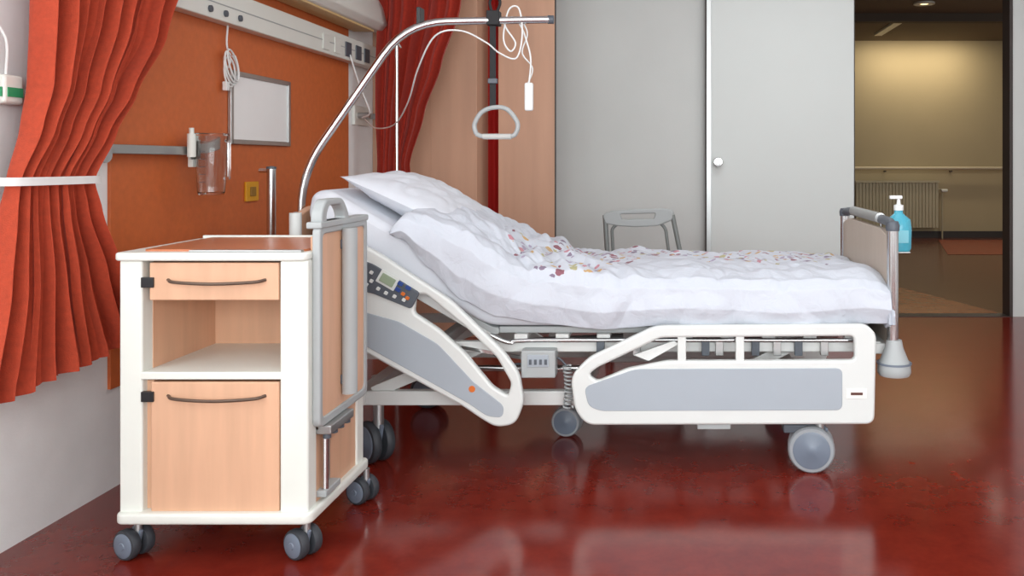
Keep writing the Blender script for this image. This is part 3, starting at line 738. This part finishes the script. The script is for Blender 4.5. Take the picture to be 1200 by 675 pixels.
# sanitizer bottle on the foot board
sb=group('hand_sanitizer_bottle')
bx,by=X(1053,3.42),3.42
bz=Z(294,3.42)
lathe('bottle',[(0,0),(0.044,0),(0.050,0.01),(0.052,0.09),(0.047,0.125),(0.018,0.15),(0.016,0.165),(0,0.165)],(bx,by,bz),(0,0,1),M_teal,sb,36,1.0,0.7)
lathe('collar',[(0,0),(0.019,0),(0.019,0.02),(0.008,0.024),(0.006,0.05),(0,0.05)],(bx,by,bz+0.163),(0,0,1),M_cable,sb)
box('pump_head',bx-0.036,bx+0.014,by-0.01,by+0.01,bz+0.208,bz+0.222,M_cable,sb,0.004)
box('bottle_label',bx-0.03,bx+0.03,by-0.0375,by-0.0355,bz+0.035,bz+0.085,mat('pale_label',(120,190,204),0.4),sb)
box('holder_tray',FX+0.018,bx+0.04,by-0.03,by+0.03,bz-0.007,bz-0.001,M_alu,sb,0.002)
tube('wire_holder_arm',[(FX+0.026,by+0.04,0.93),(FX+0.026,by+0.04,bz-0.004)],0.004,M_alu,sb,'p')

# folding chair behind bed
ch=group('folding_chair')
dc=5.2
def C(u,v,d=dc): return (X(u,d),d,Z(v,d))
ob=[(X(u,dc),Z(v,dc)) for u,v in [(706,251),(716,247),(745,245),(780,244),(790,247),(788,258),(770,265),(745,266),(726,265),(709,262)]]
ho=[(X(u,dc),Z(v,dc)) for u,v in [(727,251),(768,250),(766,256),(729,257)]]
prism('backrest',ob,[ho],'XZ',dc,0.03,M_grey,ch,r=0.02,bev=0.008,hr=0.01)
tube('frame_l',[C(709,252),C(712,300),C(714,350,5.15),(X(712,5.0),5.0,0.0)],0.015,M_mgrey,ch,'p')
tube('frame_r',[C(788,252),C(798,300),C(800,350,5.15),(X(802,5.0),5.0,0.0)],0.015,M_mgrey,ch,'p')
tube('inner_frame',[C(719,306),C(717,268),C(724,262),C(774,261),C(780,268),C(785,306)],0.010,M_mgrey,ch,'f',0.04)
tube('rear_leg_l',[(X(716,5.15),5.15,0.45),(X(718,5.5),5.5,0.0)],0.012,M_mgrey,ch,'p')
tube('rear_leg_r',[(X(795,5.15),5.15,0.45),(X(793,5.5),5.5,0.0)],0.012,M_mgrey,ch,'p')
prism('back_slat',[(X(u,dc),Z(v,dc)) for u,v in [(714,312),(720,300),(740,297),(775,292),(794,295),(797,312)]],[],'XZ',dc,0.02,M_grey,ch,r=0.01,bev=0.004)
box('seat',X(713,5.0),X(800,5.0),4.78,5.16,0.43,0.46,M_grey,ch,0.012)

# ------------------------------------------------------------------ lights
def area(name,loc,rot,sx,sy,power,col=(1,1,1)):
    l=bpy.data.lights.new(name,'AREA'); l.shape='RECTANGLE'; l.size=sx; l.size_y=sy; l.energy=power; l.color=col
    o=bpy.data.objects.new(name,l); o.location=loc; o.rotation_euler=rot; sc.collection.objects.link(o); return o
area('window_daylight',(1.15,FY-0.15,1.75),(math.radians(90),0,0),5.2,1.7,225,(0.93,0.98,1.0))
area('side_window_daylight',(WX-0.16,(SY0+SY1)/2,(SZ0+SZ1)/2),(0,math.radians(-90),0),SZ1-SZ0,SY1-SY0,75,(0.95,0.985,1.0))
area('ceiling_fill',(0.6,2.0,CZ-0.03),(0,0,0),2.4,1.2,18,(0.95,0.985,1.0))  # added overhead fill, out of view, softens light in the closed room
area('ceiling_fill_far',(0.8,4.9,CZ-0.03),(0,0,0),2.4,0.8,22,(0.95,0.985,1.0))  # second added fill over the far half, no fixture modelled
area('hall_wall_washer',(X(1085,12.4),12.45,2.93),(math.radians(14),0,0),1.6,0.12,18,(1,0.86,0.64))
area('hall_lamp',(4.5,9.5,2.9),(0,0,0),1.5,1.5,36,(1,0.9,0.78))
wd_=bpy.data.worlds.new('World'); sc.world=wd_; wd_.use_nodes=True
wd_.node_tree.nodes['Background'].inputs[0].default_value=(0.9,0.95,1,1)
wd_.node_tree.nodes['Background'].inputs[1].default_value=1.0

# ------------------------------------------------------------------ camera
cam=bpy.data.cameras.new('camera'); co=bpy.data.objects.new('camera',cam); sc.collection.objects.link(co)
co.location=(0,0,H); co.rotation_euler=(math.radians(90),0,0)
cam.sensor_width=36; cam.lens=30; cam.sensor_fit='HORIZONTAL'
cam.shift_x=-(790-600)/1200; cam.shift_y=-(337.5-190)/1200
cam.clip_start=0.05; cam.clip_end=60
sc.camera=co
sc.view_settings.view_transform='Standard'
sc.view_settings.look='None'
